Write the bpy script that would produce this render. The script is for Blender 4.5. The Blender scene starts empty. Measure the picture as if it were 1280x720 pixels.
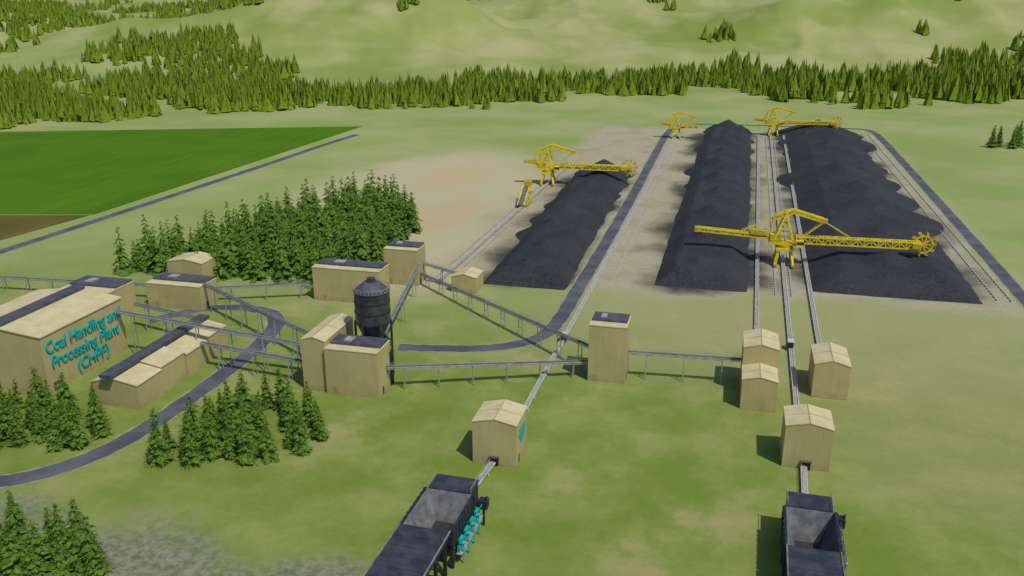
import bpy, math, random
import numpy as np
from mathutils import Vector, Matrix
random.seed(7); rng=np.random.default_rng(11)
S=bpy.context.scene; COL=S.collection

# ------------------------------------------------------------ camera frame used for laying out the terrain
H=100.0; TH=math.radians(18.69); PSI=math.radians(13.79)
cp,sp=math.cos(PSI),math.sin(PSI)
def w2c(X,Y): return X*cp+Y*sp, -X*sp+Y*cp
def c2w(xr,yf): return xr*cp-yf*sp, xr*sp+yf*cp

# ------------------------------------------------------------ materials
def newmat(name):
    m=bpy.data.materials.new(name); m.use_nodes=True
    nt=m.node_tree; b=nt.nodes['Principled BSDF']; return m,nt,b
class NT:
    def __init__(s,nt): s.nt=nt
    def n(s,t,**k):
        x=s.nt.nodes.new(t)
        for a,v in k.items(): setattr(x,a,v)
        return x
    def l(s,a,b): s.nt.links.new(a,b)
    def math(s,op,a,b=None,clamp=False):
        x=s.n('ShaderNodeMath',operation=op,use_clamp=clamp)
        for i,v in enumerate((a,b)):
            if v is None: continue
            if isinstance(v,(int,float)): x.inputs[i].default_value=v
            else: s.l(v,x.inputs[i])
        return x.outputs[0]
    def mr(s,v,a,b,c=0.,d=1.,smooth=True):
        x=s.n('ShaderNodeMapRange'); x.interpolation_type='SMOOTHSTEP' if smooth else 'LINEAR'
        s.l(v,x.inputs[0])
        for i,q in enumerate((a,b,c,d)): x.inputs[i+1].default_value=q
        return x.outputs[0]
    def noise(s,vec,scale,detail=4,rough=.55):
        x=s.n('ShaderNodeTexNoise'); x.inputs['Scale'].default_value=scale; x.inputs['Detail'].default_value=detail; x.inputs['Roughness'].default_value=rough
        if vec is not None: s.l(vec,x.inputs['Vector'])
        return x.outputs['Fac']
    def mix(s,f,a,b):
        x=s.n('ShaderNodeMix',data_type='RGBA')
        if isinstance(f,(int,float)): x.inputs[0].default_value=f
        else: s.l(f,x.inputs[0])
        for i,v in ((6,a),(7,b)):
            if isinstance(v,tuple): x.inputs[i].default_value=(*v,1)
            else: s.l(v,x.inputs[i])
        return x.outputs[2]
    def bump(s,b,h,strength,dist):
        x=s.n('ShaderNodeBump'); x.inputs['Strength'].default_value=strength; x.inputs['Distance'].default_value=dist
        s.l(h,x.inputs['Height']); s.l(x.outputs[0],b.inputs['Normal'])
def simple(name,c1,c2,scale=.5,rough=.8,metal=0.,bump=0.,bdist=.05,detail=3,lo=.35,hi=.65,spec=.3):
    m,nt,b=newmat(name); q=NT(nt)
    pos=q.n('ShaderNodeNewGeometry').outputs['Position']
    f=q.mr(q.noise(pos,scale,detail),lo,hi)
    q.l(q.mix(f,c1,c2),b.inputs['Base Color'])
    b.inputs['Roughness'].default_value=rough; b.inputs['Metallic'].default_value=metal
    b.inputs['Specular IOR Level'].default_value=spec
    if bump: q.bump(b,q.noise(pos,scale*6,3),bump,bdist)
    return m
def wallmat(name,c):
    m,nt,b=newmat(name); q=NT(nt)
    pos=q.n('ShaderNodeNewGeometry').outputs['Position']
    sx=q.n('ShaderNodeSeparateXYZ'); q.l(pos,sx.inputs[0])
    big=q.noise(pos,.12,3); 
    mp=q.n('ShaderNodeMapping'); mp.inputs['Scale'].default_value=(1.2,1.2,.12); q.l(pos,mp.inputs[0])
    streak=q.noise(mp.outputs[0],1.0,4,.6)
    col=q.mix(q.mr(big,.35,.65),tuple(x*.88 for x in c),c)
    col=q.mix(q.math('MULTIPLY',q.mr(streak,.48,.72),.3),col,tuple(x*.68 for x in c))
    dirt=q.math('MULTIPLY',q.mr(sx.outputs[2],3.0,0.),q.mr(q.noise(pos,.5,3),.3,.7))
    col=q.mix(q.math('MULTIPLY',dirt,.5),col,(.24,.20,.11))
    q.l(col,b.inputs['Base Color']); b.inputs['Roughness'].default_value=.75; b.inputs['Specular IOR Level'].default_value=.2
    w=q.math('SINE',q.math('MULTIPLY',q.math('ADD',sx.outputs[0],sx.outputs[1]),7.0))
    q.bump(b,w,.12,.04)
    return m
M={}
M['wall']=wallmat('tan_cladding',(.46,.39,.18))
M['wall2']=wallmat('tan_cladding_dark',(.36,.30,.15))
M['roof']=simple('tan_roof',(.50,.44,.24),(.58,.51,.30),.3,.7)
M['groof']=simple('grey_roof',(.055,.06,.08),(.085,.09,.11),.4,.7)
M['steel']=simple('galvanised_steel',(.26,.27,.27),(.36,.37,.37),.6,.5,.1)
M['pale']=simple('pale_conveyor_steel',(.42,.42,.39),(.55,.54,.49),.4,.6)
M['belt']=simple('rubber_belt',(.10,.10,.105),(.15,.15,.15),.6,.8)
M['dark']=simple('dark_opening',(.012,.012,.014),(.02,.02,.02),1,.9)
M['navy']=simple('painted_navy_steel',(.014,.017,.026),(.026,.03,.043),.5,.6)
M['deck']=simple('worn_navy_deck',(.024,.03,.046),(.05,.056,.074),.35,.6)
M['liner']=simple('worn_steel_liner',(.17,.175,.185),(.30,.30,.30),.5,.5,.3)
M['teal']=simple('teal_paint',(.01,.34,.32),(.015,.43,.41),.8,.5)
M['yellow']=simple('yellow_machine_paint',(.60,.46,.015),(.74,.58,.03),.5,.5)
M['yellow2']=simple('yellow_machine_paint_worn',(.40,.30,.02),(.54,.41,.03),.6,.6)
M['silo']=simple('silo_dark_steel',(.045,.048,.056),(.085,.09,.10),.4,.4,.4)
M['asphalt']=simple('asphalt',(.065,.070,.088),(.11,.113,.132),.12,.9)
M['shoulder']=simple('gravel_shoulder',(.22,.23,.13),(.31,.30,.19),.4,.95)
M['rail']=simple('rail_steel',(.34,.34,.33),(.44,.42,.40),.5,.5,.2)
M['glass']=simple('dark_window_glass',(.02,.03,.04),(.03,.04,.05),.5,.15)
M['bark']=simple('pine_bark',(.05,.035,.02),(.09,.06,.035),2,.9)

def leafmat(name,c1,c2,c3):
    m,nt,b=newmat(name); q=NT(nt)
    pos=q.n('ShaderNodeNewGeometry').outputs['Position']
    a=q.mr(q.noise(pos,.09,2),.35,.65); bb=q.mr(q.noise(pos,1.3,2),.35,.65)
    q.l(q.mix(bb,q.mix(a,c1,c2),c3),b.inputs['Base Color'])
    b.inputs['Roughness'].default_value=.85; b.inputs['Specular IOR Level'].default_value=.1
    return m
M['leaf']=leafmat('pine_needles',(.04,.095,.012),(.07,.14,.018),(.13,.22,.03))
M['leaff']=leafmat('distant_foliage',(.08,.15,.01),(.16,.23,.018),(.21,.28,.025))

def coalmat():
    m,nt,b=newmat('coal'); q=NT(nt)
    pos=q.n('ShaderNodeNewGeometry').outputs['Position']
    f=q.mr(q.noise(pos,.05,4,.65),.35,.65); g=q.mr(q.noise(pos,.9,4,.7),.35,.7)
    q.l(q.mix(g,q.mix(f,(.021,.022,.027),(.037,.039,.046)),(.044,.046,.053)),b.inputs['Base Color'])
    b.inputs['Roughness'].default_value=.9; b.inputs['Specular IOR Level'].default_value=.15
    q.bump(b,q.noise(pos,.7,5,.65),.2,.5)
    return m
M['coal']=coalmat()

def groundmat():
    m,nt,b=newmat('grassland'); q=NT(nt)
    pos=q.n('ShaderNodeNewGeometry').outputs['Position']
    warp=q.n('ShaderNodeTexNoise'); warp.inputs['Scale'].default_value=.035; warp.inputs['Detail'].default_value=4; q.l(pos,warp.inputs['Vector'])
    vm=q.n('ShaderNodeVectorMath',operation='SUBTRACT'); q.l(warp.outputs['Color'],vm.inputs[0]); vm.inputs[1].default_value=(.5,.5,.5)
    vs=q.n('ShaderNodeVectorMath',operation='SCALE'); q.l(vm.outputs[0],vs.inputs[0]); vs.inputs[3].default_value=38
    va=q.n('ShaderNodeVectorMath',operation='ADD'); q.l(pos,va.inputs[0]); q.l(vs.outputs[0],va.inputs[1])
    sx=q.n('ShaderNodeSeparateXYZ'); q.l(va.outputs[0],sx.inputs[0]); X,Y=sx.outputs[0],sx.outputs[1]
    def box(x0,x1,y0,y1,s,xx=X,yy=Y):
        a=q.mr(xx,x0-s,x0+s); c=q.mr(xx,x1+s,x1-s); d=q.mr(yy,y0-s,y0+s); e=q.mr(yy,y1+s,y1-s)
        return q.math('MULTIPLY',q.math('MULTIPLY',a,c),q.math('MULTIPLY',d,e))
    def blob(x,y,rx,ry,k=.3):
        dx=q.math('DIVIDE',q.math('SUBTRACT',X,x),rx); dy=q.math('DIVIDE',q.math('SUBTRACT',Y,y),ry)
        d=q.math('ADD',q.math('MULTIPLY',dx,dx),q.math('MULTIPLY',dy,dy))
        return q.mr(d,1.0,k)
    n1=q.noise(pos,.012,4); n2=q.noise(pos,.05,5,.65); n3=q.noise(pos,.5,4,.7)
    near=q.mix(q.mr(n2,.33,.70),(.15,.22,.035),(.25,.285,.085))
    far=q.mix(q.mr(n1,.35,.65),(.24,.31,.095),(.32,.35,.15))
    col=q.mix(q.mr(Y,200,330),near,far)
    worn=q.math('MULTIPLY',q.mr(n2,.5,.68),q.mr(n1,.42,.6))
    col=q.mix(q.math('MULTIPLY',worn,.65),col,(.36,.31,.15))
    wide=q.math('MULTIPLY',box(-60,95,225,300,22),.5)
    col=q.mix(wide,col,(.36,.33,.18))
    col=q.mix(q.math('MULTIPLY',blob(60,200,60,50,0.),.4),col,(.35,.32,.16))
    sand=q.math('MULTIPLY',q.math('MAXIMUM',blob(-150,430,75,150),blob(-112,330,50,75)),.9)
    col=q.mix(sand,col,(.46,.415,.27))
    col=q.mix(q.math('MULTIPLY',blob(-128,385,22,42,0.),.45),col,(.52,.32,.19))
    col=q.mix(q.math('MULTIPLY',blob(-150,475,28,45,0.),.45),col,(.52,.35,.20))
    gravel=q.math('MULTIPLY',box(-100,104,296,690,9),.9)
    gc=q.mix(q.mr(n3,.3,.7),(.33,.295,.21),(.43,.395,.30))
    gc=q.mix(q.mr(n2,.45,.7),gc,(.31,.28,.17))
    col=q.mix(gravel,col,gc)
    for (a,c,d,e) in ((-85,-52,290,505),(-24,17,302,672),(30,90,312,690)):
        du=box(a,c,d,e,8)
        col=q.mix(q.math('MULTIPLY',du,.93),col,(.035,.035,.036))
    diag=q.math('ADD',Y,q.math('MULTIPLY',X,.05))
    st=q.math('MULTIPLY',q.mr(X,-45,-62),q.mr(diag,127,117))
    col=q.mix(q.math('MULTIPLY',st,.85),col,q.mix(q.mr(n3,.35,.65),(.12,.125,.09),(.27,.265,.22)))
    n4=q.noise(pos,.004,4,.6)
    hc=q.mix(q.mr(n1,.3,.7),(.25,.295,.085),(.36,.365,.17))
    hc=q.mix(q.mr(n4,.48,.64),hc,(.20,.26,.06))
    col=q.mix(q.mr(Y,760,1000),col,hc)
    col=q.mix(q.mr(n3,.3,.75,0.,.24),col,q.mix(.35,col,(.04,.06,.01)))
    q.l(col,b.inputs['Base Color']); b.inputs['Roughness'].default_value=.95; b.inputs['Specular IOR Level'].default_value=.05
    q.bump(b,n3,.4,.35)
    return m
M['ground']=groundmat()
def fieldmat(name,c1,c2):
    m,nt,b=newmat(name); q=NT(nt)
    pos=q.n('ShaderNodeNewGeometry').outputs['Position']
    mp=q.n('ShaderNodeMapping'); mp.inputs['Rotation'].default_value=(0,0,.1); mp.inputs['Scale'].default_value=(.25,.01,1); q.l(pos,mp.inputs[0])
    f=q.mr(q.noise(mp.outputs[0],1,3),.35,.65); g=q.mr(q.noise(pos,.02,4),.35,.65)
    q.l(q.mix(q.math('MULTIPLY',q.math('ADD',f,g),.5),c1,c2),b.inputs['Base Color']); b.inputs['Roughness'].default_value=.95; b.inputs['Specular IOR Level'].default_value=.05
    return m
M['crop']=fieldmat('crop_green',(.055,.14,.006),(.085,.18,.010))
M['soil']=fieldmat('ploughed_soil',(.09,.08,.02),(.13,.11,.035))

# ------------------------------------------------------------ mesh builder
class MB:
    def __init__(s): s.v=[];s.f=[];s.m=[];s.mats=[]
    def mi(s,k):
        if k not in s.mats: s.mats.append(k)
        return s.mats.index(k)
    def add(s,vs,fs,k):
        o=len(s.v); s.v+= [tuple(v) for v in vs]; i=s.mi(k)
        for f in fs: s.f.append(tuple(a+o for a in f)); s.m.append(i)
    def box(s,x0,x1,y0,y1,z0,z1,k):
        vs=[(x,y,z) for z in (z0,z1) for y in (y0,y1) for x in (x0,x1)]
        s.add(vs,[(0,2,3,1),(4,5,7,6),(0,1,5,4),(2,6,7,3),(0,4,6,2),(1,3,7,5)],k)
    def beam(s,a,b,r,k,r2=None):
        a=Vector(a);b=Vector(b);d=(b-a)
        if d.length<1e-6: return
        d.normalize(); up=Vector((0,0,1)) if abs(d.z)<.95 else Vector((1,0,0))
        x=d.cross(up).normalized(); y=x.cross(d); r2=r if r2 is None else r2
        vs=[p+x*(i*r)+y*(j*r2) for p in (a,b) for i,j in ((-1,-1),(1,-1),(1,1),(-1,1))]
        s.add(vs,[(0,3,2,1),(4,5,6,7),(0,1,5,4),(1,2,6,5),(2,3,7,6),(3,0,4,7)],k)
    def frus(s,a,b,ra,rb,k,n=20,caps=True):
        a=Vector(a);b=Vector(b);d=(b-a).normalized(); up=Vector((0,0,1)) if abs(d.z)<.95 else Vector((1,0,0))
        x=d.cross(up).normalized(); y=x.cross(d)
        vs=[p+(x*math.cos(t)+y*math.sin(t))*r for p,r in ((a,ra),(b,rb)) for t in [2*math.pi*i/n for i in range(n)]]
        fs=[(i,(i+1)%n,n+(i+1)%n,n+i) for i in range(n)]
        if caps: fs+=[tuple(range(n-1,-1,-1)),tuple(range(n,2*n))]
        s.add(vs,fs,k)
    def truss(s,a,b,w,h,n,r,k):
        a=Vector(a);b=Vector(b);d=(b-a).normalized();x=d.cross(Vector((0,0,1)))
        if x.length<1e-3: x=Vector((1,0,0))
        x.normalize();up=x.cross(d)
        c=[(x*(i*w/2)+up*(j*h/2)) for i,j in ((-1,-1),(1,-1),(1,1),(-1,1))]
        for q in c: s.beam(a+q,b+q,r,k)
        for i in range(n+1):
            p=a.lerp(b,i/n)
            for e in range(4): s.beam(p+c[e],p+c[(e+1)%4],r*.7,k)
            if i<n:
                p2=a.lerp(b,(i+1)/n)
                for e in range(4):
                    e2=(e+1)%4
                    if (i+e)%2: s.beam(p+c[e],p2+c[e2],r*.7,k)
                    else: s.beam(p+c[e2],p2+c[e],r*.7,k)
    def obj(s,name,parent=None,loc=None,rotz=0,smooth=False):
        me=bpy.data.meshes.new(name); me.from_pydata(s.v,[],s.f)
        for k in s.mats: me.materials.append(M[k])
        me.polygons.foreach_set('material_index',s.m)
        if smooth: me.polygons.foreach_set('use_smooth',[True]*len(s.f))
        me.update(); o=bpy.data.objects.new(name,me); COL.objects.link(o)
        if parent: o.parent=parent
        if loc: o.location=loc
        o.rotation_euler[2]=rotz
        return o
def empty(name,loc=(0,0,0),rotz=0):
    o=bpy.data.objects.new(name,None); o.empty_display_size=2; COL.objects.link(o); o.location=loc; o.rotation_euler[2]=rotz; return o

# ------------------------------------------------------------ terrain
def hsh(ix,iy,seed): 
    v=np.sin(ix*127.1+iy*311.7+seed*74.7)*43758.5453
    return v-np.floor(v)
def vn(x,y,seed=0):
    ix=np.floor(x);iy=np.floor(y);fx=x-ix;fy=y-iy;fx=fx*fx*fx*(fx*(fx*6-15)+10);fy=fy*fy*fy*(fy*(fy*6-15)+10)
    a=hsh(ix,iy,seed);b=hsh(ix+1,iy,seed);c=hsh(ix,iy+1,seed);d=hsh(ix+1,iy+1,seed)
    return a*(1-fx)*(1-fy)+b*fx*(1-fy)+c*(1-fx)*fy+d*fx*fy
def fbm(x,y,o=4,seed=0):
    t=0;a=.5;n=0
    for i in range(o): t=t+a*vn(x*2**i+i*17.3,y*2**i-i*9.1,seed+i);n+=a;a*=.5
    return t/n
def ridged(x,y,o=5,seed=0):
    t=0;a=.5;n=0
    for i in range(o): t=t+a*(1-np.abs(2*vn(x*2**i+i*7.7,y*2**i+i*3.1,seed+i)-1));n+=a;a*=.45
    return t/n
def sst(a,b,x): t=np.clip((x-a)/(b-a),0,1); return t*t*(3-2*t)
def terrain(X,Y):
    X=np.asarray(X,float);Y=np.asarray(Y,float)
    xr=X*cp+Y*sp; yf=-X*sp+Y*cp
    wx=xr+55*(fbm(X/170,Y/170,3,41)-.5)*2; wy=yf+55*(fbm(X/170+9,Y/170,3,43)-.5)*2
    def g(cx,cy,sx,sy):
        r=np.sqrt(((wx-cx)/sx)**2+((wy-cy)/sy)**2); return np.exp(-r**1.4)
    z=14*sst(880,1300,yf)+20*sst(1600,2100,yf)+90*sst(2000,3200,yf)+150*sst(3200,7000,yf)
    z=z+74*g(-200,1270,140,170)+46*g(-85,1240,90,100)+46*g(-345,1230,120,120)+28*g(-480,1160,120,110)
    z=z+44*g(-760,1280,190,180)+55*g(-1000,1700,280,240)
    z=z+56*g(40,1500,170,150)+64*g(250,1500,190,160)+70*g(480,1480,190,170)+78*g(720,1450,210,180)+74*g(980,1500,260,220)+34*g(340,1250,150,90)+34*g(640,1210,150,90)
    z=z+56*g(-250,1950,340,200)+60*g(600,2000,520,220)
    m=sst(890,1200,yf)
    r=ridged(wx/260+3.1,wy/260+1.7,3,3); r2=ridged(wx/105,wy/150,3,8)
    z=z+m*(r-.62)*32+m*(r2-.6)*11
    z=z+sst(780,900,yf)*5*fbm(X/120,Y/120,3,9)
    return np.where(yf<780,0.0,np.maximum(z,0))
def build_ground():
    na,nr=760,380
    ang=np.linspace(-math.radians(70),math.radians(70),na)
    rr=np.concatenate([np.linspace(2,700,40),np.geomspace(706,2600,nr-80),np.geomspace(2640,14000,40)])
    nr=len(rr)
    A,R=np.meshgrid(ang,rr); xr=R*np.sin(A); yf=R*np.cos(A)
    X=xr*cp-yf*sp; Y=xr*sp+yf*cp; Z=terrain(X,Y)
    v=np.stack([X,Y,Z],-1).reshape(-1,3)
    i=np.arange(nr-1)[:,None]*na+np.arange(na-1)[None,:]
    f=np.stack([i,i+1,i+na+1,i+na],-1).reshape(-1,4)[:, ::-1]
    me=bpy.data.meshes.new('ground'); me.vertices.add(len(v)); me.vertices.foreach_set('co',v.ravel())
    me.loops.add(f.size); me.loops.foreach_set('vertex_index',f.ravel().astype(np.int32))
    me.polygons.add(len(f)); me.polygons.foreach_set('loop_start',np.arange(0,f.size,4,dtype=np.int32)); 
    me.update(calc_edges=True); me.polygons.foreach_set('use_smooth',np.ones(len(f),bool)); me.materials.append(M['ground'])
    me.validate(); o=bpy.data.objects.new('ground',me); COL.objects.link(o)
build_ground()
def sheet(name,pts,z,k):
    mb=MB(); mb.add([(x,y,z) for x,y in pts],[tuple(range(len(pts)))],k); o=mb.obj(name)
    return o
sheet('crop_field',[(-287,345),(-276,640),(-528,549),(-980,378),(-760,228)],.03,'crop')
sheet('ploughed_field',[(-288,343.5),(-761,226),(-700,140),(-296,290)],.035,'soil')

def catmull(pts,n=12):
    P=[Vector(p) for p in pts]; P=[P[0]*2-P[1]]+P+[P[-1]*2-P[-2]]; out=[]
    for i in range(1,len(P)-2):
        for j in range(n):
            t=j/n; a,b,c,d=P[i-1:i+3]
            out.append(.5*((2*b)+(c-a)*t+(2*a-5*b+4*c-d)*t*t+(3*b-a-3*c+d)*t**3))
    out.append(P[-2]); return out
def road(name,pts,w,z=.07):
    c=catmull([(x,y) for x,y in pts]); root=empty(name)
    for part,ww,zz,k in (('carriageway',w,z,'asphalt'),('shoulder',w+1.1,z-.035,'shoulder')):
        vs=[];n=len(c)
        for i,p in enumerate(c):
            d=(c[min(i+1,n-1)]-c[max(i-1,0)]).normalized(); s=Vector((d.y,-d.x))
            j=(.25*math.sin(i*1.7)+.2*math.sin(i*.6)) if part=='shoulder' else .12*math.sin(i*1.1)
            vs+=[(*(p-s*(ww/2+j)),zz),(*(p+s*(ww/2+j)),zz)]
        mb=MB(); mb.add(vs,[(2*i,2*i+1,2*i+3,2*i+2) for i in range(n-1)],k); mb.obj(part,root)
road('asphalt_road',[(-90,226),(-78,228),(-66,231),(-56,237),(-50,247),(-48,264),(-47.5,294),(-46.5,347),(-45.5,450),(-45,560),(-44,660),(-38,700),(-20,714),(50,718),(95,716),(104,700),(105.5,660),(105,560),(104,452),(103,360),(102.5,325),(102.5,290),(104,250)],4.8)
road('asphalt_road',[(-230,120),(-190,126),(-165,130),(-148,134),(-139,141),(-133,153),(-130.5,170),(-130,195),(-131,218),(-135,236),(-145,245),(-163,243),(-175,228)],5.2)
road('asphalt_road',[(-300,120),(-290,200),(-282,282),(-276,379),(-271,470),(-268,547),(-264,600)],5)

# ------------------------------------------------------------ coal piles
def pile(name,near,far,hgt,step,seed):
    (l0,r0,y0),(l1,r1,y1)=near,far
    rn=random.Random(seed); n=int(round((y1-y0)/step)); cones=[]
    wm=(r0-l0)/2; s=hgt/wm
    for i in range(n+1):
        t=i/n; l=l0+(l1-l0)*t; r=r0+(r1-r0)*t; w=(r-l)/2
        hh=hgt*(rn.uniform(.95,1.16) if i>1 else .86)
        cones.append(((l+r)/2+rn.uniform(-1,1)*w*.14,y0+w*.95+(y1-y0-1.9*w)*t,hh,s*rn.uniform(.96,1.02)))
    nx=int((max(r0,r1)-min(l0,l1)+16)/.8); ny=int((y1-y0)/1.0)
    x0=min(l0,l1)-8;x1=max(r0,r1)+8
    gx=np.linspace(x0,x1,nx);gy=np.linspace(y0-8,y1+8,ny);GX,GY=np.meshgrid(gx,gy)
    wx=GX+1.0*(fbm(GX/14,GY/14,3,seed)-.5)*2; wy=GY+1.0*(fbm(GX/14+40,GY/14,3,seed)-.5)*2
    Z=np.full(GX.shape,-1.)
    for cx,cy,h,sl in cones: Z=np.maximum(Z,h-sl*np.hypot(wx-cx,(wy-cy)))
    t=(GY-y0)/(y1-y0); L=l0+(l1-l0)*t; R=r0+(r1-r0)*t; W=(R-L)/2; C=(L+R)/2
    pr=np.minimum((W-np.abs(wx-C))*s*1.25, np.minimum(wy-y0,y1-wy)*s*1.25)
    pr=np.minimum(pr,hgt*.5+ .05*np.minimum(pr,20)); Z=np.maximum(Z,pr)
    Z=Z+np.where(Z>0,.12*(fbm(GX/3,GY/3,3,seed+5)-.5)*2,0)
    Z=np.clip(Z,-.3,None)
    v=np.stack([GX,GY,Z],-1).reshape(-1,3); i=np.arange(ny-1)[:,None]*nx+np.arange(nx-1)[None,:]
    f=np.stack([i,i+1,i+nx+1,i+nx],-1).reshape(-1,4)
    f=f[(v[:,2][f].max(1)>-.25)]
    me=bpy.data.meshes.new(name); me.from_pydata(v.tolist(),[],f.tolist()); me.materials.append(M['coal'])
    me.polygons.foreach_set('use_smooth',[True]*len(me.polygons))
    o=bpy.data.objects.new(name,me); COL.objects.link(o); return o
pile('coal_stockpile',(-82,-52,289),(-84,-53,512),8.2,34,3)
pile('coal_stockpile',(-22,11,302),(-17,16,690),9.3,42,8)
pile('coal_stockpile',(32,88,308),(42,88,700),10.2,52,5)

# ------------------------------------------------------------ buildings
def house(name,x0,x1,y0,y1,h,rise=1.2,door=True,wall='wall',root=None,seams=1):
    root=root or empty(name,((x0+x1)/2,y0,0))
    ox,oy=root.location[0],root.location[1]; x0-=ox;x1-=ox;y0-=oy;y1-=oy; xm=(x0+x1)/2
    mb=MB(); vs=[(x0,y0,0),(x1,y0,0),(x1,y1,0),(x0,y1,0),(x0,y0,h),(x1,y0,h),(x1,y1,h),(x0,y1,h),(xm,y0,h+rise),(xm,y1,h+rise)]
    mb.add(vs,[(0,1,5,8,4),(2,3,7,9,6),(1,2,6,5),(3,0,4,7)],wall); mb.obj('walls',root)
    mb=MB(); e=.12;t=.2; sl=rise/(xm-x0)
    for sgn,xa in ((-1,x0-e),(1,x1+e)):
        za=h-sl*e+.02; zt=h+rise+.02
        vs=[(xa,y0-e,za),(xm,y0-e,zt),(xm,y1+e,zt),(xa,y1+e,za)]; vs=vs+[(a,b,c+t) for a,b,c in vs]
        fs=[(4,5,6,7),(0,3,2,1),(0,1,5,4),(1,2,6,5),(2,3,7,6),(3,0,4,7)]
        mb.add(vs,fs,'roof')
    mb.box(xm-.08,xm+.08,y0-e-.02,y1+e+.02,h+rise+t-.05,h+rise+t+.1,'wall2')
    for i in range(1,seams+1):
        yy=y0+(y1-y0)*i/(seams+1)
        for sgn in (-1,1):
            mb.beam((xm+sgn*.2,yy,h+rise+t+.04),((x0-e) if sgn<0 else (x1+e),yy,h-sl*e+t+.04),.035,'wall2')
    mb.obj('roof',root)
    mb=MB()
    mb.box(x0-.08,x1+.08,y0-.08,y0-.01,0,.3,'wall2')
    if door: mb.box(xm-.95,xm+.95,y0-.6,y0-.02,.05,1.9,'dark'); mb.box(xm-1.15,xm+1.15,y0-.75,y0-.02,1.9,2.1,'groof'); mb.box(x1+.01,x1+.06,y0+2,y0+3,.0,2.1,'groof')
    mb.obj('entrance',root); return root
def flat(name,x0,x1,y0,y1,h,top='groof'):
    root=empty(name,((x0+x1)/2,y0,0)); w=(x1-x0)/2; d=y1-y0
    mb=MB(); mb.box(-w,w,0,d,0,h,'wall'); mb.obj('walls',root)
    mb=MB(); mb.box(-w-.1,w+.1,-.1,d+.1,h+.003,h+.25,'roof'); mb.box(-w+.3,w-.3,d*.35,d-.1,h+.25,h+.85,top)
    mb.box(-w*.5,-w*.2,d*.5,d*.8,h+.85,h+1.2,'steel')
    mb.obj('roof',root)
    mb=MB(); mb.box(-w*.7,-w*.7+1.1,-.07,-.01,0,2.2,'wall2'); mb.box(w+.01,w+.07,d*.3,d*.3+1.1,0,2.2,'groof')
    mb.obj('doors_and_trim',root); return root
b1=house('transfer_house',-50,-40,167,177,10,1.1)
mb=MB()
for zz,ya_,yb_ in ((7.2,2.6,7.4),(6.2,2.2,8.2),(5.2,3.0,7.6),(4.2,3.8,6.6)):
    yy=ya_
    k=0
    while yy<yb_:
        mb.box(5.05,5.18,yy,yy+.55,zz,zz+.7,'teal'); yy+=.72+.35*(k%4==3); k+=1
mb.obj('sign_lettering',b1)
house('transfer_house',17,27,181.5,191,10,1.1)
house('transfer_house',26,34.8,220,233,9.2,1.2,False)
b3=house('transfer_house',8,16.6,208.5,217.4,8,1.0,False); 
def sub(root,x0,x1,y0,y1,h,rise):
    e=house('upper_house',x0,x1,y0,y1,h,rise,False); e.parent=root; e.location=(e.location[0]-root.location[0],e.location[1]-root.location[1],0)
sub(b3,8,16.8,217.6,229,13,1.1)
house('transfer_house',-90,-81,278,287,5.5,1.2,False)
flat('transfer_tower',-32,-22,216,225,16)
flat('transfer_tower',-97,-82.5,192,201,12.5)
house('transfer_house',-104,-97.2,193,211,14,1.0,False)
flat('transfer_tower',-116,-103.5,281,290,13)
flat('screening_building',-133,-109,259,268,11.5)
plant=empty('coal_handling_plant_building',(-181,174,0))
mb=MB(); w=14.0; d=32; h=15.8; r=1.6
vs=[(-w,0,0),(w,0,0),(w,d,0),(-w,d,0),(-w,0,h),(w,0,h),(w,d,h),(-w,d,h),(0,0,h+r),(0,d,h+r)]
mb.add(vs,[(0,1,5,8,4),(2,3,7,9,6),(1,2,6,5),(3,0,4,7)],'wall'); mb.obj('walls',plant)
mb=MB()
for sg in (-1,1):
    q=[(sg*(w+.3),-.3,h-.03),(0,-.3,h+r+.02),(0,d+.3,h+r+.02),(sg*(w+.3),d+.3,h-.03)]; q=q+[(a,b,c+.3) for a,b,c in q]
    mb.add(q,[(4,5,6,7),(0,3,2,1),(0,1,5,4),(1,2,6,5),(2,3,7,6),(3,0,4,7)],'roof')
mb.box(-2.0,2.0,-.6,d+.6,h+r+.2,h+r+1.0,'groof'); mb.obj('roof',plant)
mb=MB(); mb.box(w+.02,w+.08,2,4,0,2.5,'groof'); mb.box(-5,-1,-.08,-.01,0,4,'groof'); mb.obj('doors_and_trim',plant)
for i,(t,yy) in enumerate((('Coal Handling and',1.0),('Processing Plant',2.2),('(CHPP)',11.0))):
    cu=bpy.data.curves.new('sign_lettering','FONT'); cu.body=t; cu.size=4.7; cu.extrude=.15; cu.offset=.05
    o=bpy.data.objects.new('sign_lettering',cu); COL.objects.link(o); o.parent=plant
    o.location=(w+.3,yy,10.9-i*4.4); o.rotation_euler=(math.pi/2,0,math.pi/2); cu.materials.append(M['teal'])
    bpy.context.view_layer.update()
    tw=o.dimensions[0]; want=(29.5,26.5,12.5)[i]; o.scale[0]=want/max(tw,.1)
long=empty('wagon_loading_shed',(-144,172,0))
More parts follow.
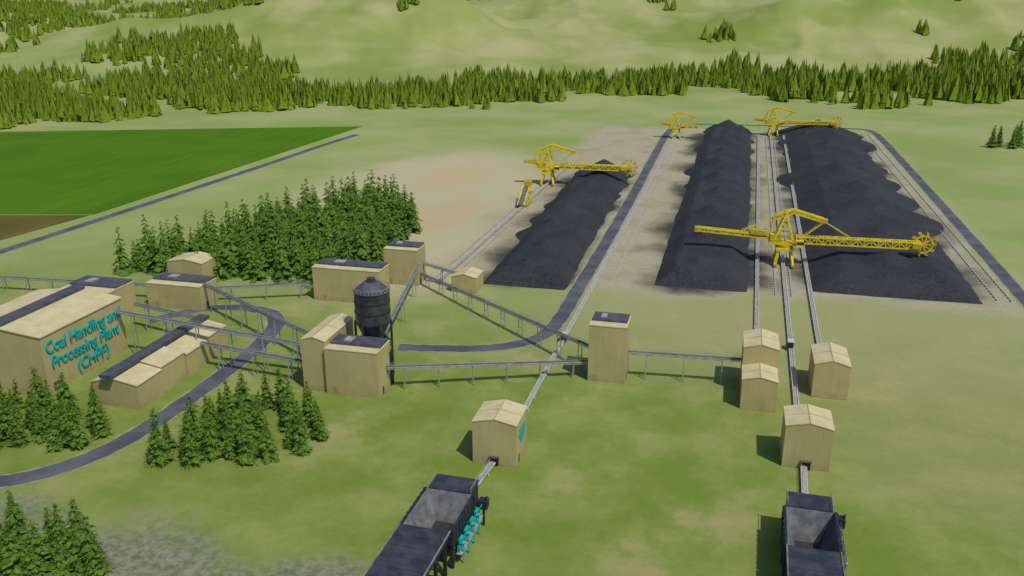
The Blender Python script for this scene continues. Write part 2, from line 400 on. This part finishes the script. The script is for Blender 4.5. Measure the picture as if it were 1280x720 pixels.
for i in range(4):
    y0=i*10.6; hh=6.4+(0,.5,-.1,.4)[i]
    mb=MB(); a,b_=-7.6,(5.4,5.0,5.6,5.0)[i]; yb=y0+10.3; rg=-2.2
    vs=[(a,y0,0),(b_,y0,0),(b_,yb,0),(a,yb,0),(a,y0,hh-.2),(b_,y0,hh),(b_,yb,hh),(a,yb,hh-.2),(rg,y0,hh+1.3),(rg,yb,hh+1.3)]
    mb.add(vs,[(0,1,5,8,4),(2,3,7,9,6),(1,2,6,5),(3,0,4,7)],'wall'); mb.obj('walls',long)
    mb=MB()
    for xa,za in ((a-.2,hh-.24),(b_+.2,hh-.05)):
        vs=[(xa,y0-.15,za),(rg,y0-.15,hh+1.32),(rg,yb,hh+1.32),(xa,yb,za)]; vs+=[(x,y,z+.3) for x,y,z in vs]
        mb.add(vs,[(4,5,6,7),(0,3,2,1),(0,1,5,4),(1,2,6,5),(2,3,7,6),(3,0,4,7)],'roof')
    mb.obj('roof',long)
mb=MB(); mb.box(-3.9,-.7,-1.6,43,8.35,9.3,'groof'); mb.obj('gallery',long)
flat('workshop_building',-184,-164,240,250,8)
house('workshop_building',-191,-177,262,272,8.5,1.2,False)
flat('workshop_building',-205,-187,225,238,9)

# silo
silo=empty('coal_silo',(-89,206,0)); mb=MB()
mb.frus((0,0,16),(0,0,24.5),4.7,4.7,'silo',32); mb.frus((0,0,8),(0,0,16),1.1,4.7,'silo',32); mb.frus((0,0,24.5),(0,0,27),4.9,2.0,'groof',32); mb.frus((0,0,27),(0,0,28),1.2,1.2,'silo',16)
mb.obj('shell',silo,smooth=False)
mb=MB()
for z in (16,18.9,21.7,24.4): mb.frus((0,0,z-.12),(0,0,z+.12),4.85,4.85,'navy',32)
for i in range(28):
    t=2*math.pi*i/28; t2=2*math.pi*(i+1)/28; p=lambda t,z,r=4.9:(r*math.cos(t),r*math.sin(t),z)
    mb.beam(p(t,24.6),p(t,25.7),.05,'steel'); mb.beam(p(t,25.7),p(t2,25.7),.05,'steel')
for k in range(6):
    t=2*math.pi*k/6+.3; a=(4.8*math.cos(t),4.8*math.sin(t)); mb.beam((*a,0),(*a,16),.25,'silo')
    t2=2*math.pi*(k+1)/6+.3; c=(4.8*math.cos(t2),4.8*math.sin(t2))
    for z in (5,10): mb.beam((*a,z),(*c,z),.14,'silo')
    mb.beam((*a,0.2),(*c,5),.1,'silo'); mb.beam((*a,5),(*c,10),.1,'silo')
mb.truss((5.6,-4.6,0),(5.6,-4.6,9.5),1.8,1.8,6,.2,'navy'); mb.frus((0,0,4),(0,0,8),1.1,1.1,'silo',16)
mb.obj('support_frame',silo)

# ------------------------------------------------------------ conveyors
def conveyor(name,a,b,w=1.1,sup=9,gal='steel',truss=True,belt='belt'):
    a=Vector(a);b=Vector(b);root=empty(name,a); b=b-a; z0=a.z; a=Vector((0,0,0))
    d=b.normalized(); x=d.cross(Vector((0,0,1))).normalized(); up=x.cross(d); L=b.length
    mb=MB(); mb.beam(a+up*.1,b+up*.1,w*.32,belt,.08)
    for s in (-1,1):
        mb.beam(a+x*s*w/2-up*.1,b+x*s*w/2-up*.1,.11,gal,.17)
    mb.obj('belt_and_stringers',root)
    mb=MB(); n=max(2,int(L/3.4)); dp=.6
    for s in (-1,1):
        q=x*s*w/2
        if truss or s>0: mb.beam(a+q+up*.75,b+q+up*.75,.035,gal)
        if truss: mb.beam(a+q-up*dp,b+q-up*dp,.06,gal)
        for i in range(n+1):
            if not truss and s<0: break
            p=a.lerp(b,i/n); mb.beam(p+q-up*(dp if truss else .2),p+q+up*.75,.03,gal)
            if truss and i<n:
                p2=a.lerp(b,(i+1)/n); mb.beam(p+q-up*dp,p2+q-up*.2,.03,gal)
    mb.obj('truss_and_handrail',root)
    mb=MB(); ns=max(1,int(L/sup))
    for i in range(ns):
        p=a.lerp(b,(i+.5)/ns); zt=p.z-(dp if truss else .2); zb=-z0
        if zt-zb<.6: continue
        for s in (-1,1): mb.beam(p+x*s*w/2+Vector((0,0,-(p.z-zt))),(p.x+x.x*s*w*.8,p.y+x.y*s*w*.8,zb),.11,gal)
        zz=(zt+zb)/2; mb.beam((p.x-x.x*w*.65,p.y-x.y*w*.65,zz),(p.x+x.x*w*.65,p.y+x.y*w*.65,zz),.07,gal)
    mb.obj('support_legs',root); return root
conveyor('conveyor',(-22,221,7.5),(8,223,7.5))
conveyor('conveyor',(-82.5,198,6.5),(-32,219,4.5))
conveyor('conveyor',(-103.5,284,4),(-32,221,8))
conveyor('conveyor',(-165,249,5),(-133,262,5))
conveyor('conveyor',(-330,236,4.5),(-184,247,5))
conveyor('conveyor',(-164,243,8.5),(-104,206,9))
conveyor('conveyor',(-166.6,203,13),(-104,201,9))
conveyor('conveyor',(-138,200,7.2),(-104,196,6.5))
conveyor('conveyor',(-89,211,9),(-103,281,8),w=.8,sup=20)
conveyor('conveyor',(-103.5,287,7),(-88,282,5.5),w=.8)
conveyor('conveyor',(-175,222,8),(-146,214,8.4))
def low(a,b): return conveyor('yard_conveyor',(*a,.9),(*b,.9),w=1.1,sup=7,gal='pale',truss=False,belt='rail')
low((12.3,229),(21,664)); low((21.5,191),(29.5,668)); low((30.3,233),(38.5,668)); low((-44.6,177),(-37,650)); low((-97.5,288),(-92,515))
low((-45.2,167),(-47.4,147.5)); low((21.6,181),(20.6,157))
def track(name,a,b,g=7.5):
    root=empty(name); mb=MB(); a=Vector((*a,.0));b=Vector((*b,.0)); d=(b-a).normalized(); x=Vector((d.y,-d.x,0)); up=Vector((0,0,.3))
    for s in (-1,1):
        q=x*s*g/2; mb.beam(a+q+up,b+q+up,.12,'rail',.14); 
    n=int((b-a).length/3)
    for i in range(n):
        p=a.lerp(b,i/n)
        for s in (-1,1):
            q=x*s*g/2; mb.beam(p+q-x*.7+up*.3,p+q+x*.7+up*.3,.25,'pale',.09)
    mb.obj('rails',root)
track('rail_track',(22.6,300),(29.2,690),5.4)
track('rail_track',(-40.5,300),(-36,690),6.0); track('rail_track',(-97.2,292),(-92,530),6.0); track('rail_track',(95,312),(96.5,690),4.5)
for x,y in ((12.6,246),(30.6,248),(22.4,252),(-43.1,242)):
    r=empty('conveyor_drive_station',(x,y,0)); mb=MB(); mb.box(-.8,.8,-1.2,1.2,1.0,2.6,'groof'); mb.box(-.6,.6,-1.9,-1.2,1.2,2.0,'dark'); mb.frus((-1.6,0,1.6),(-.8,0,1.6),.4,.4,'steel',10); mb.box(-1.0,1.0,-1.4,1.4,2.6,2.75,'pale')
    for sx in (-1,1):
        for sy in (-1,1): mb.beam((sx*.8,sy*1.1,0),(sx*.8,sy*1.1,1.0),.1,'steel')
    mb.obj('drive_unit',r)

# ------------------------------------------------------------ stacker reclaimers
def machine(x,y,rot=0,boom=46,cb=33,sc=1.0,wheel=True,tilt=-1.5):
    root=empty('stacker_reclaimer',(x,y,0),rot); root.scale=(sc,)*3; Yk='yellow'
    mb=MB()
    for sx in (-1,1):
        for sy in (-1,1):
            mb.beam((sx*3.2,sy*4.5,1.2),(sx*2.2,sy*2.6,6.2),.42,Yk)
            mb.box(sx*3.2-.5,sx*3.2+.5,sy*4.5-2.2,sy*4.5+2.2,.7,1.5,'yellow2')
            for k in (-1.4,-.5,.5,1.4): mb.frus((sx*3.2-.3,sy*4.5+k,.62),(sx*3.2+.3,sy*4.5+k,.62),.4,.4,'groof',10)
        mb.beam((sx*3.2,-4.5,1.6),(sx*3.2,4.5,1.6),.3,Yk)
    mb.box(-3.2,3.2,-3.6,3.6,6.0,7.0,Yk); mb.frus((0,0,7.0),(0,0,8.2),2.9,2.9,'yellow2',20)
    mb.obj('portal_gantry',root)
    mb=MB(); mb.box(-6,6,-2.6,2.6,8.2,9.2,Yk); mb.box(-5.6,-1.5,-2.2,2.2,9.2,11.8,'yellow2'); mb.box(-5.7,-1.4,-2.3,2.3,11.8,12.0,Yk)
    for i in range(11):
        xx=-6+i*1.2
        for s in (-1,1): mb.beam((xx,s*2.7,9.2),(xx,s*2.7,10.3),.05,Yk)
    for s in (-1,1): mb.beam((-6,s*2.7,10.3),(6,s*2.7,10.3),.06,Yk)
    mb.beam((5,-3.6,8.5),(5,-2.6,8.5),.2,Yk); mb.box(3.6,6.4,-5.2,-3.0,8.3,10.8,Yk); mb.box(3.9,6.5,-5.3,-3.1,9.4,10.4,'glass')
    mb.obj('slewing_deck_and_cab',root)
    zt=20.5; mb=MB()
    for s in (-1,1):
        mb.beam((3,s*2.3,9),(-.5,s*1.4,zt),.4,Yk); mb.beam((-4.5,s*2.3,9),(-.5,s*1.4,zt),.34,Yk); mb.beam((1.8,s*2.0,12.6),(-3.4,s*2.0,12.6),.2,Yk)
        mb.beam((.9,s*1.8,16),(-2,s*1.8,16),.2,Yk); mb.beam((-3.4,s*2,12.6),(.9,s*1.8,16),.13,Yk)
    for z,xx in ((12.6,1.8),(16,.9),(zt,-.5)): mb.beam((xx,-1.9,z),(xx,1.9,z),.25,Yk)
    mb.truss((-5,0,zt-2.2),(2,0,zt+.6),2.4,1.3,4,.24,Yk); mb.truss((2,0,zt+.6),(13,0,zt-2.4),2.2,1.2,6,.24,Yk)
    mb.box(12.4,14.6,-1.3,1.3,zt-3.4,zt-1.9,'yellow2')
    mb.obj('mast',root)
    tz=10.2; dz=boom*math.sin(math.radians(tilt)); mb=MB()
    mb.truss((4,0,tz),(boom,0,tz+dz),2.8,2.4,int(boom/2.6),.24,Yk)
    mb.beam((4,0,tz-.6),(boom,0,tz+dz-.6),.8,'belt',.1)
    mb.beam((4,1.9,tz-1.1),(boom-3,1.9,tz+dz-1.1),.5,'yellow2',.06)
    mb.obj('boom',root)
    mb=MB(); mb.truss((-5,0,10.6),(-cb,0,12.2),2.4,1.2,int(cb/3),.22,Yk); mb.box(-13,-7,-1.7,1.7,11.5,13.2,'yellow2'); mb.beam((-5,0,10.3),(-cb,0,11.9),.7,'belt',.1); mb.box(-cb-1,-cb+.6,-1.4,1.4,11.2,12.9,'yellow2')
    mb.obj('counterweight_arm',root)
    mb=MB()
    for s in (-1,1):
        mb.beam((13.4,s*1.0,zt-2.8),(boom*.5,s*1.2,tz+dz*.5+1.2),.1,Yk); mb.beam((13,s*1.0,zt-3.2),(6,s*1.2,11.2),.18,Yk)
        mb.beam((-5,s*1.0,zt-2.5),(-cb*.5,s*1.1,12.4),.13,Yk); mb.beam((-5,s*1.1,zt-2.5),(-5.5,s*1.4,11.5),.24,Yk)
    mb.obj('tie_bars',root)
    if wheel:
        R=3.9; cx=boom+1.5; cz=tz+dz; mb=MB(); n=20
        for s in (1.7,3.0):
            for i in range(n):
                t=2*math.pi*i/n;t2=2*math.pi*(i+1)/n
                mb.beam((cx+R*.82*math.cos(t),s,cz+R*.82*math.sin(t)),(cx+R*.82*math.cos(t2),s,cz+R*.82*math.sin(t2)),.22,Yk)
                if i%2==0: mb.beam((cx,s,cz),(cx+R*.82*math.cos(t),s,cz+R*.82*math.sin(t)),.14,Yk)
        for i in range(10):
            t=2*math.pi*i/10; c,sn=math.cos(t),math.sin(t); px,pz=cx+R*c,cz+R*sn; tx,tz_=-sn,c
            vs=[]
            for yy in (1.5,3.2):
                vs+=[(px-c*.7-tx*.6,yy,pz-sn*.7-tz_*.6),(px+c*.55-tx*.2,yy,pz+sn*.55-tz_*.2),(px+c*.75+tx*.8,yy,pz+sn*.75+tz_*.8),(px-c*.7+tx*.5,yy,pz-sn*.7+tz_*.5)]
            mb.add(vs,[(0,1,2,3),(4,7,6,5),(0,4,5,1),(1,5,6,2),(3,7,4,0)],'yellow2')
        mb.frus((cx,-.6,cz),(cx,3.4,cz),.7,.7,'yellow2',12); mb.beam((boom-2,0,cz),(cx,0,cz),.5,Yk); mb.box(boom-3,boom,-2.6,-1.2,cz-.8,cz+1,'yellow2')
        mb.obj('bucket_wheel',root)
    return root
def tripper(x,y,rot=0):
    root=empty('tripper_car',(x,y,0),rot); mb=MB()
    for s in (-1,1):
        mb.beam((s*1.6,-14,1.8),(s*1.6,-2,7.8),.25,'yellow'); 
        for yy,zz in ((-10,3.6),(-6,5.6),(-2,7.6),(2,7.6)): mb.beam((s*2.2,yy,.5),(s*1.6,yy,zz),.25,'yellow')
        mb.beam((s*1.6,-2,7.8),(s*1.6,5,8.6),.25,'yellow'); mb.beam((s*2.2,-11,1),(s*2.2,3,1),.3,'yellow2')
        mb.beam((s*1.6,-6,5.6),(s*2.2,-2,.8),.15,'yellow')
    mb.beam((0,-14,1.9),(0,-2,8),1.1,'belt',.12); mb.box(-1.8,1.8,1,4,7.8,10.4,'yellow2'); mb.box(-2.6,2.6,-3,2,6.2,6.6,'yellow')
    mb.beam((0,-2,8),(0,5,8.8),1.1,'belt',.12); mb.obj('frame',root); return root
machine(24,340,math.radians(1),48,33,1.0,True,0.3)
machine(-93.5,463,math.radians(6),42,8,1.0,True,-.5); tripper(-95,418)
machine(-36.5,640,math.radians(4),18,12,.85,False); 
machine(31,668,math.radians(3),44,14,.95,True,.5); 

# ------------------------------------------------------------ truck dump hoppers
def hopper(x,y,rot,eq,ws=1.0):
    root=empty('dump_hopper',(x,y,0),rot); root.scale=(ws,1,1); mb=MB(); zt=7.0
    mb.box(-4.4,4.4,-5,0,3.2,zt+.9,'navy'); mb.box(-4.6,4.6,-5.0,.2,zt+.9,zt+1.15,'deck'); mb.box(-1,1,.02,.9,1.0,3.0,'dark')
    for k in range(4): mb.box(-4.45+k*2.2,-4.3+k*2.2,-.02,.12,3.2,zt+.9,'deck')
    for sx in (-1,1):
        mb.beam((sx*4.5,-4.9,zt+2.1),(sx*4.5,.1,zt+2.1),.05,'steel')
        for yy in (-4.9,-2.4,.1): mb.beam((sx*4.5,yy,zt+1.1),(sx*4.5,yy,zt+2.1),.05,'steel')
    mb.obj('feeder_head',root)
    mb=MB(); ya,yb=-18,-5.05
    o=[(-4.8,ya,zt+.9),(4.8,ya,zt+.9),(4.8,yb,zt+.9),(-4.8,yb,zt+.9)]; i=[(-2.6,-13.5,1.8),(2.2,-13.5,1.8),(2.2,-6.5,1.8),(-2.6,-6.5,1.8)]
    mb.add(o+i,[(3,7,4,0)],'liner'); mb.add(o+i,[(0,4,5,1)],'liner'); mb.add(o+i,[(1,5,6,2)],'deck'); mb.add(o+i,[(2,6,7,3)],'liner'); mb.add(i,[(0,1,2,3)],'coal'); mb.obj('bin_liner',root)
    mb=MB()
    mb.box(-5.3,-4.8,ya,yb,zt-2.4,zt+1.15,'navy'); mb.box(4.8,5.3,ya,yb,zt-2.4,zt+1.15,'navy')
    o2=[(a*1.03,b,c-.6) for a,b,c in o]; i2=[(a*1.4,b,c-.4) for a,b,c in i]; mb.add(o2+i2,[(0,1,5,4),(1,2,6,5),(2,3,7,6),(3,0,4,7)],'navy')
    for sx in (-1,1):
        for yy in (-17.5,-12,-5.6): mb.beam((sx*4.9,yy,0),(sx*5.05,yy,zt),.3,'navy')
        mb.beam((sx*5,-17.5,.3),(sx*5,-12,5),.18,'navy'); mb.beam((sx*5,-12,.3),(sx*5,-5.6,5),.18,'navy'); mb.beam((sx*5,-17.5,2.6),(sx*5,-5.6,2.6),.2,'navy')
        mb.beam((sx*4.4,-.4,0),(sx*4.4,-.4,3.3),.3,'navy')
        for k in range(8): mb.beam((sx*5.35,ya+.4+k*1.75,zt-2.2),(sx*5.35,ya+.4+k*1.75,zt+1.1),.14,'deck')
    mb.box(-5.3,5.3,-18.4,-18.02,zt-1.6,zt+.25,'navy')
    mb.obj('bin_frame',root)
    mb=MB(); mb.box(-4.9,4.9,-50,-18.42,zt+.9,zt+1.4,'deck')
    for k in range(11): mb.box(-4.9,4.9,-18.8-k*3,-18.72-k*3,zt+1.4,zt+1.43,'navy')
    for sx in (-1,1):
        mb.beam((sx*5.0,-50,zt+1.5),(sx*5.0,-18.5,zt+1.5),.12,'liner',.12); mb.beam((sx*4.4,-50,zt+.3),(sx*4.4,-18.5,zt+.3),.3,'navy',.5)
        for k in range(7):
            yy=-20-k*4.8; mb.beam((sx*4.4,yy,0),(sx*4.4,yy,zt+.4),.3,'navy'); mb.beam((sx*4.4,yy,.3),(sx*4.4,yy-4.8,zt-.2),.15,'navy')
    for k in range(7): mb.beam((-4.4,-20-k*4.8,3.2),(4.4,-20-k*4.8,3.2),.18,'navy')
    mb.obj('dump_ramp',root)
    mb=MB()
    for k in range(4):
        yy=-15.5+k*3.1; mb.frus((5.5,yy,4.4),(6.6,yy,4.4),.42,.42,eq,14); mb.box(5.45,6.0,yy-.6,yy+.6,2.6,3.8,eq); mb.frus((6.6,yy,4.4),(6.9,yy,4.4),.25,.25,'steel',10)
        mb.beam((6.5,yy,0),(6.5,yy,3.9),.1,eq); mb.beam((5.4,yy,3.9),(6.6,yy,3.9),.1,eq)
        mb.frus((6.0,yy-.8,5.3),(6.0,yy+.8,5.3),.28,.28,eq,12)
    mb.beam((6.5,-16,5.4),(6.5,-4,5.4),.07,eq); mb.beam((6.5,-16,2.2),(6.5,-4,2.2),.1,eq)
    mb.obj('drive_units',root)
    mb=MB(); mb.box(5.4,6.5,-16.5,-3,2.35,2.5,'steel')
    mb.box(5.5,7.4,-3.8,-2.0,4,5.8,'navy'); mb.beam((6.5,-2.9,0),(6.5,-2.9,4),.2,'navy'); mb.frus((7.2,-2.9,5.8),(7.2,-2.9,6.5),.3,.3,'silo',10)
    mb.obj('walkway',root)
    return root
hopper(-47.2,147,math.radians(-1.5),'teal',.96); hopper(20.3,157,math.radians(-1.5),'groof',.9)

# ------------------------------------------------------------ trees
def tree_arrays(seed,h=1.,whorls=15,nb=9,leaf=5,R=.23):
    r=random.Random(seed); V=[];F=[]
    def tri(a,b,c): o=len(V); V.extend([a,b,c]); F.append((o,o+1,o+2))
    for w in range(whorls):
        t=(w+.3)/whorls; z=.08+.90*t
        rad=R*((1-t)**.85)*(.75+.5*r.random())+.012
        n=max(4,int(nb*(1-.45*t))); a0=r.random()*6.28
        for k in range(n):
            a=a0+6.283*k/n+r.uniform(-.35,.35); L=rad*r.uniform(.55,1.3); c,s=math.cos(a),math.sin(a); dr=-L*r.uniform(.2,.95)
            wd=L*r.uniform(.25,.42); zz=z+r.uniform(-.035,.035)
            base=(0,0,zz+.02); tip=(c*L,s*L,zz+dr); 
            m1=(c*L*.6-s*wd,s*L*.6+c*wd,zz+dr*.75-.012); m2=(c*L*.6+s*wd,s*L*.6-c*wd,zz+dr*.75-.012)
            mid=(c*L*.55,s*L*.55,zz+dr*.35+.012)
            tri(base,m2,mid);tri(base,mid,m1);tri(mid,m2,tip);tri(mid,tip,m1)
            for q in range(leaf):
                u=r.uniform(.45,1.08); off=r.uniform(-.9,.9)*wd; pc=Vector((c*L*u-s*off,s*L*u+c*off,zz+dr*u+r.uniform(-.015,.02)))
                sz=.028+.25*rad*r.uniform(.4,1)
                d1=Vector((c+r.uniform(-.8,.8),s+r.uniform(-.8,.8),r.uniform(-.8,.5))).normalized()*sz; d2=Vector((r.uniform(-1,1),r.uniform(-1,1),r.uniform(-.9,.6))).normalized()*sz*.7
                tri(tuple(pc-d1*.5),tuple(pc+d2*.6),tuple(pc+d1))
    return np.array(V),np.array(F)
def spire(seed):
    r=random.Random(seed); V=[];F=[]
    def tri(a,b,c): o=len(V); V.extend([a,b,c]); F.append((o,o+1,o+2))
    for tier,(zb,zt_,R,n) in enumerate(((.02,.62,.23,5),(.22,.85,.18,4),(.5,1.0,.11,3))):
        a0=r.random()*6.28
        for k in range(n):
            a=a0+6.283*k/n+r.uniform(-.3,.3); w=r.uniform(.45,.85); q=R*r.uniform(.7,1.2)
            tri((q*math.cos(a-w),q*math.sin(a-w),zb+r.uniform(-.02,.1)),(q*math.cos(a+w),q*math.sin(a+w),zb+r.uniform(-.02,.1)),(.35*q*math.cos(a),.35*q*math.sin(a),zt_*r.uniform(.85,1.05)))
    return np.array(V),np.array(F)
def tree_mesh(name,seed,**k):
    V,F=tree_arrays(seed,**k)
    mb=MB(); mb.add(V.tolist(),F.tolist(),'leaf'); mb.frus((0,0,0),(0,0,.93),.017,.002,'bark',7)
    me=bpy.data.meshes.new(name); me.from_pydata(mb.v,[],mb.f)
    for q in mb.mats: me.materials.append(M[q])
    me.polygons.foreach_set('material_index',mb.m); return me
pines=[tree_mesh('pine_tree_mesh',s,whorls=w,nb=10,leaf=5,R=Rr) for s,w,Rr in ((1,15,.22),(2,13,.25),(3,16,.20),(4,14,.23),(5,14,.18))]
def pine(x,y,h):
    o=bpy.data.objects.new('pine_tree',random.choice(pines)); COL.objects.link(o); o.location=(x,y,-.05)
    s=h*random.uniform(.9,1.2); o.scale=(s,s,h); o.rotation_euler=(random.uniform(-.03,.03),random.uniform(-.03,.03),random.random()*6.28)
def inpoly(x,y,P):
    c=False;n=len(P)
    for i in range(n):
        x1,y1=P[i];x2,y2=P[(i+1)%n]
        if (y1>y)!=(y2>y) and x<(x2-x1)*(y-y1)/(y2-y1)+x1: c=not c
    return c
def scatter(P,n,dmin,seed=0):
    r=random.Random(seed); xs=[p[0] for p in P];ys=[p[1] for p in P]; out=[];k=0
    while len(out)<n and k<20000:
        k+=1;x=r.uniform(min(xs),max(xs));y=r.uniform(min(ys),max(ys))
        if inpoly(x,y,P) and all((x-a)**2+(y-b)**2>dmin**2 for a,b in out): out.append((x,y))
    return out
for x,y in scatter([(-121,149),(-119,166),(-112,182),(-99,180),(-87,172),(-88,158),(-96,152),(-109,151)],31,3.9,1): pine(x,y,random.uniform(7.5,14.5))
for x,y in scatter([(-176,150),(-160,146),(-141,149),(-137,160),(-146,168),(-160,168),(-178,166)],28,3.9,2): pine(x,y,random.uniform(7.5,13))
for x,y in scatter([(-126,106),(-106,106),(-105,113),(-115,120),(-127,118)],12,3.4,3): pine(x,y,random.uniform(9,15))
for x,y in ((172,650),(178,655),(184,648),(190,660),(181,668),(196,652),(202,665),(210,655),(187,655),(193,668)): pine(x,y,random.uniform(12,19))

def joined(name,arrs,pts,mat):
    Vs=[];Fs=[];o=0
    for (x,y,z,h,wd,rot,k) in pts:
        V,F=arrs[k]; c,s=math.cos(rot),math.sin(rot)
        W=np.stack([(V[:,0]*c-V[:,1]*s)*wd+x,(V[:,0]*s+V[:,1]*c)*wd+y,V[:,2]*h+z],-1); Vs.append(W); Fs.append(F+o); o+=len(V)
    V=np.concatenate(Vs);F=np.concatenate(Fs).astype(np.int32)
    me=bpy.data.meshes.new(name); me.vertices.add(len(V)); me.vertices.foreach_set('co',V.ravel()); me.loops.add(F.size); me.loops.foreach_set('vertex_index',F.ravel())
    me.polygons.add(len(F)); me.polygons.foreach_set('loop_start',np.arange(0,F.size,3,dtype=np.int32)); me.update(calc_edges=True); me.materials.append(M[mat])
    ob=bpy.data.objects.new(name,me); COL.objects.link(ob); return ob
mid=[tree_arrays(20+i,whorls=11,nb=7,leaf=3,R=.22) for i in range(6)]
G=scatter([(-218,268),(-203,270),(-170,268),(-139,272),(-129,300),(-128,345),(-142,385),(-178,400),(-190,368),(-205,318),(-221,285)],235,4.3,5)
joined('pine_grove',mid,[(x,y,0,(h:=random.uniform(9,19)),h*random.uniform(.9,1.3),random.random()*6.28,random.randrange(6)) for x,y in G],'leaf')
lo=[spire(50+i) for i in range(10)]
fx=[-.62,-.53,-.19,-.09,.055,.24,.41,.60,.9]; fy=[640,700,783,775,841,880,780,860,900]
pts=[]
N=52000
yf=rng.uniform(620,2400,N); xr=rng.uniform(-.8,.8,N)*yf
X,Y=c2w(xr,yf); Z=terrain(X,Y); ratio=xr/yf; front=np.interp(ratio,fx,fy)+30*(fbm(X/50,Y/50,3,2)-.5)*2
cl=fbm(X/130,Y/130,4,31); cl2=fbm(X/45,Y/45,3,77)
depth=np.interp(ratio,[-.62,-.3,-.19,0,.3,.45,.6],[170,140,120,130,170,250,250])
belt=(yf>front)&(yf<front+depth*(.5+.9*cl))&(cl2>.36)
left=(ratio<-.24)&(yf>front)&(yf<1700)&(cl>.54)&(cl2>.43)
hillf=(yf>1150)&(cl>.70)&(cl2>.45)
back=(yf>1800)&(cl>.54)&(cl2>.42)
keep=np.where(belt, rng.random(N)<.95, (left&(rng.random(N)<.8))|(hillf&(rng.random(N)<.7))|(back&(rng.random(N)<.7)))
for i in np.nonzero(keep)[0]:
    h=rng.uniform(12,23)*(1.0 if yf[i]<1500 else 1.2)*(1.3 if ratio[i]>.3 and yf[i]<1050 else 1)
    pts.append((X[i],Y[i],Z[i]-.5,h,h*rng.uniform(.75,1.25),rng.uniform(0,6.28),int(rng.integers(10))))
joined('distant_forest',lo,pts,'leaff')

# ------------------------------------------------------------ light
d=Vector((-.76*.54,.60*.54,-.82)).normalized()
su=bpy.data.lights.new('sun','SUN'); su.energy=3.0; su.angle=math.radians(.8); su.color=(1,.955,.86)
so=bpy.data.objects.new('sun',su); COL.objects.link(so); so.rotation_euler=d.to_track_quat('-Z','Y').to_euler()
W=bpy.data.worlds.new('World'); S.world=W; W.use_nodes=True; nt=W.node_tree; bg=nt.nodes['Background']
sk=nt.nodes.new('ShaderNodeTexSky'); sk.sky_type='NISHITA'; sk.sun_disc=False
sk.sun_elevation=math.asin(-d.z); sk.sun_rotation=math.atan2(-d.x,-d.y); nt.links.new(sk.outputs[0],bg.inputs[0]); bg.inputs[1].default_value=.095
S.view_settings.view_transform='Standard'; S.view_settings.look='None'; S.view_settings.exposure=0
cam=bpy.data.cameras.new('camera'); cam.lens=1100/1280*36; cam.sensor_width=36; cam.clip_end=30000; cam.clip_start=.5
co=bpy.data.objects.new('camera',cam); COL.objects.link(co); co.location=(0,0,H); co.rotation_euler=(math.pi/2-TH,0,PSI); S.camera=co
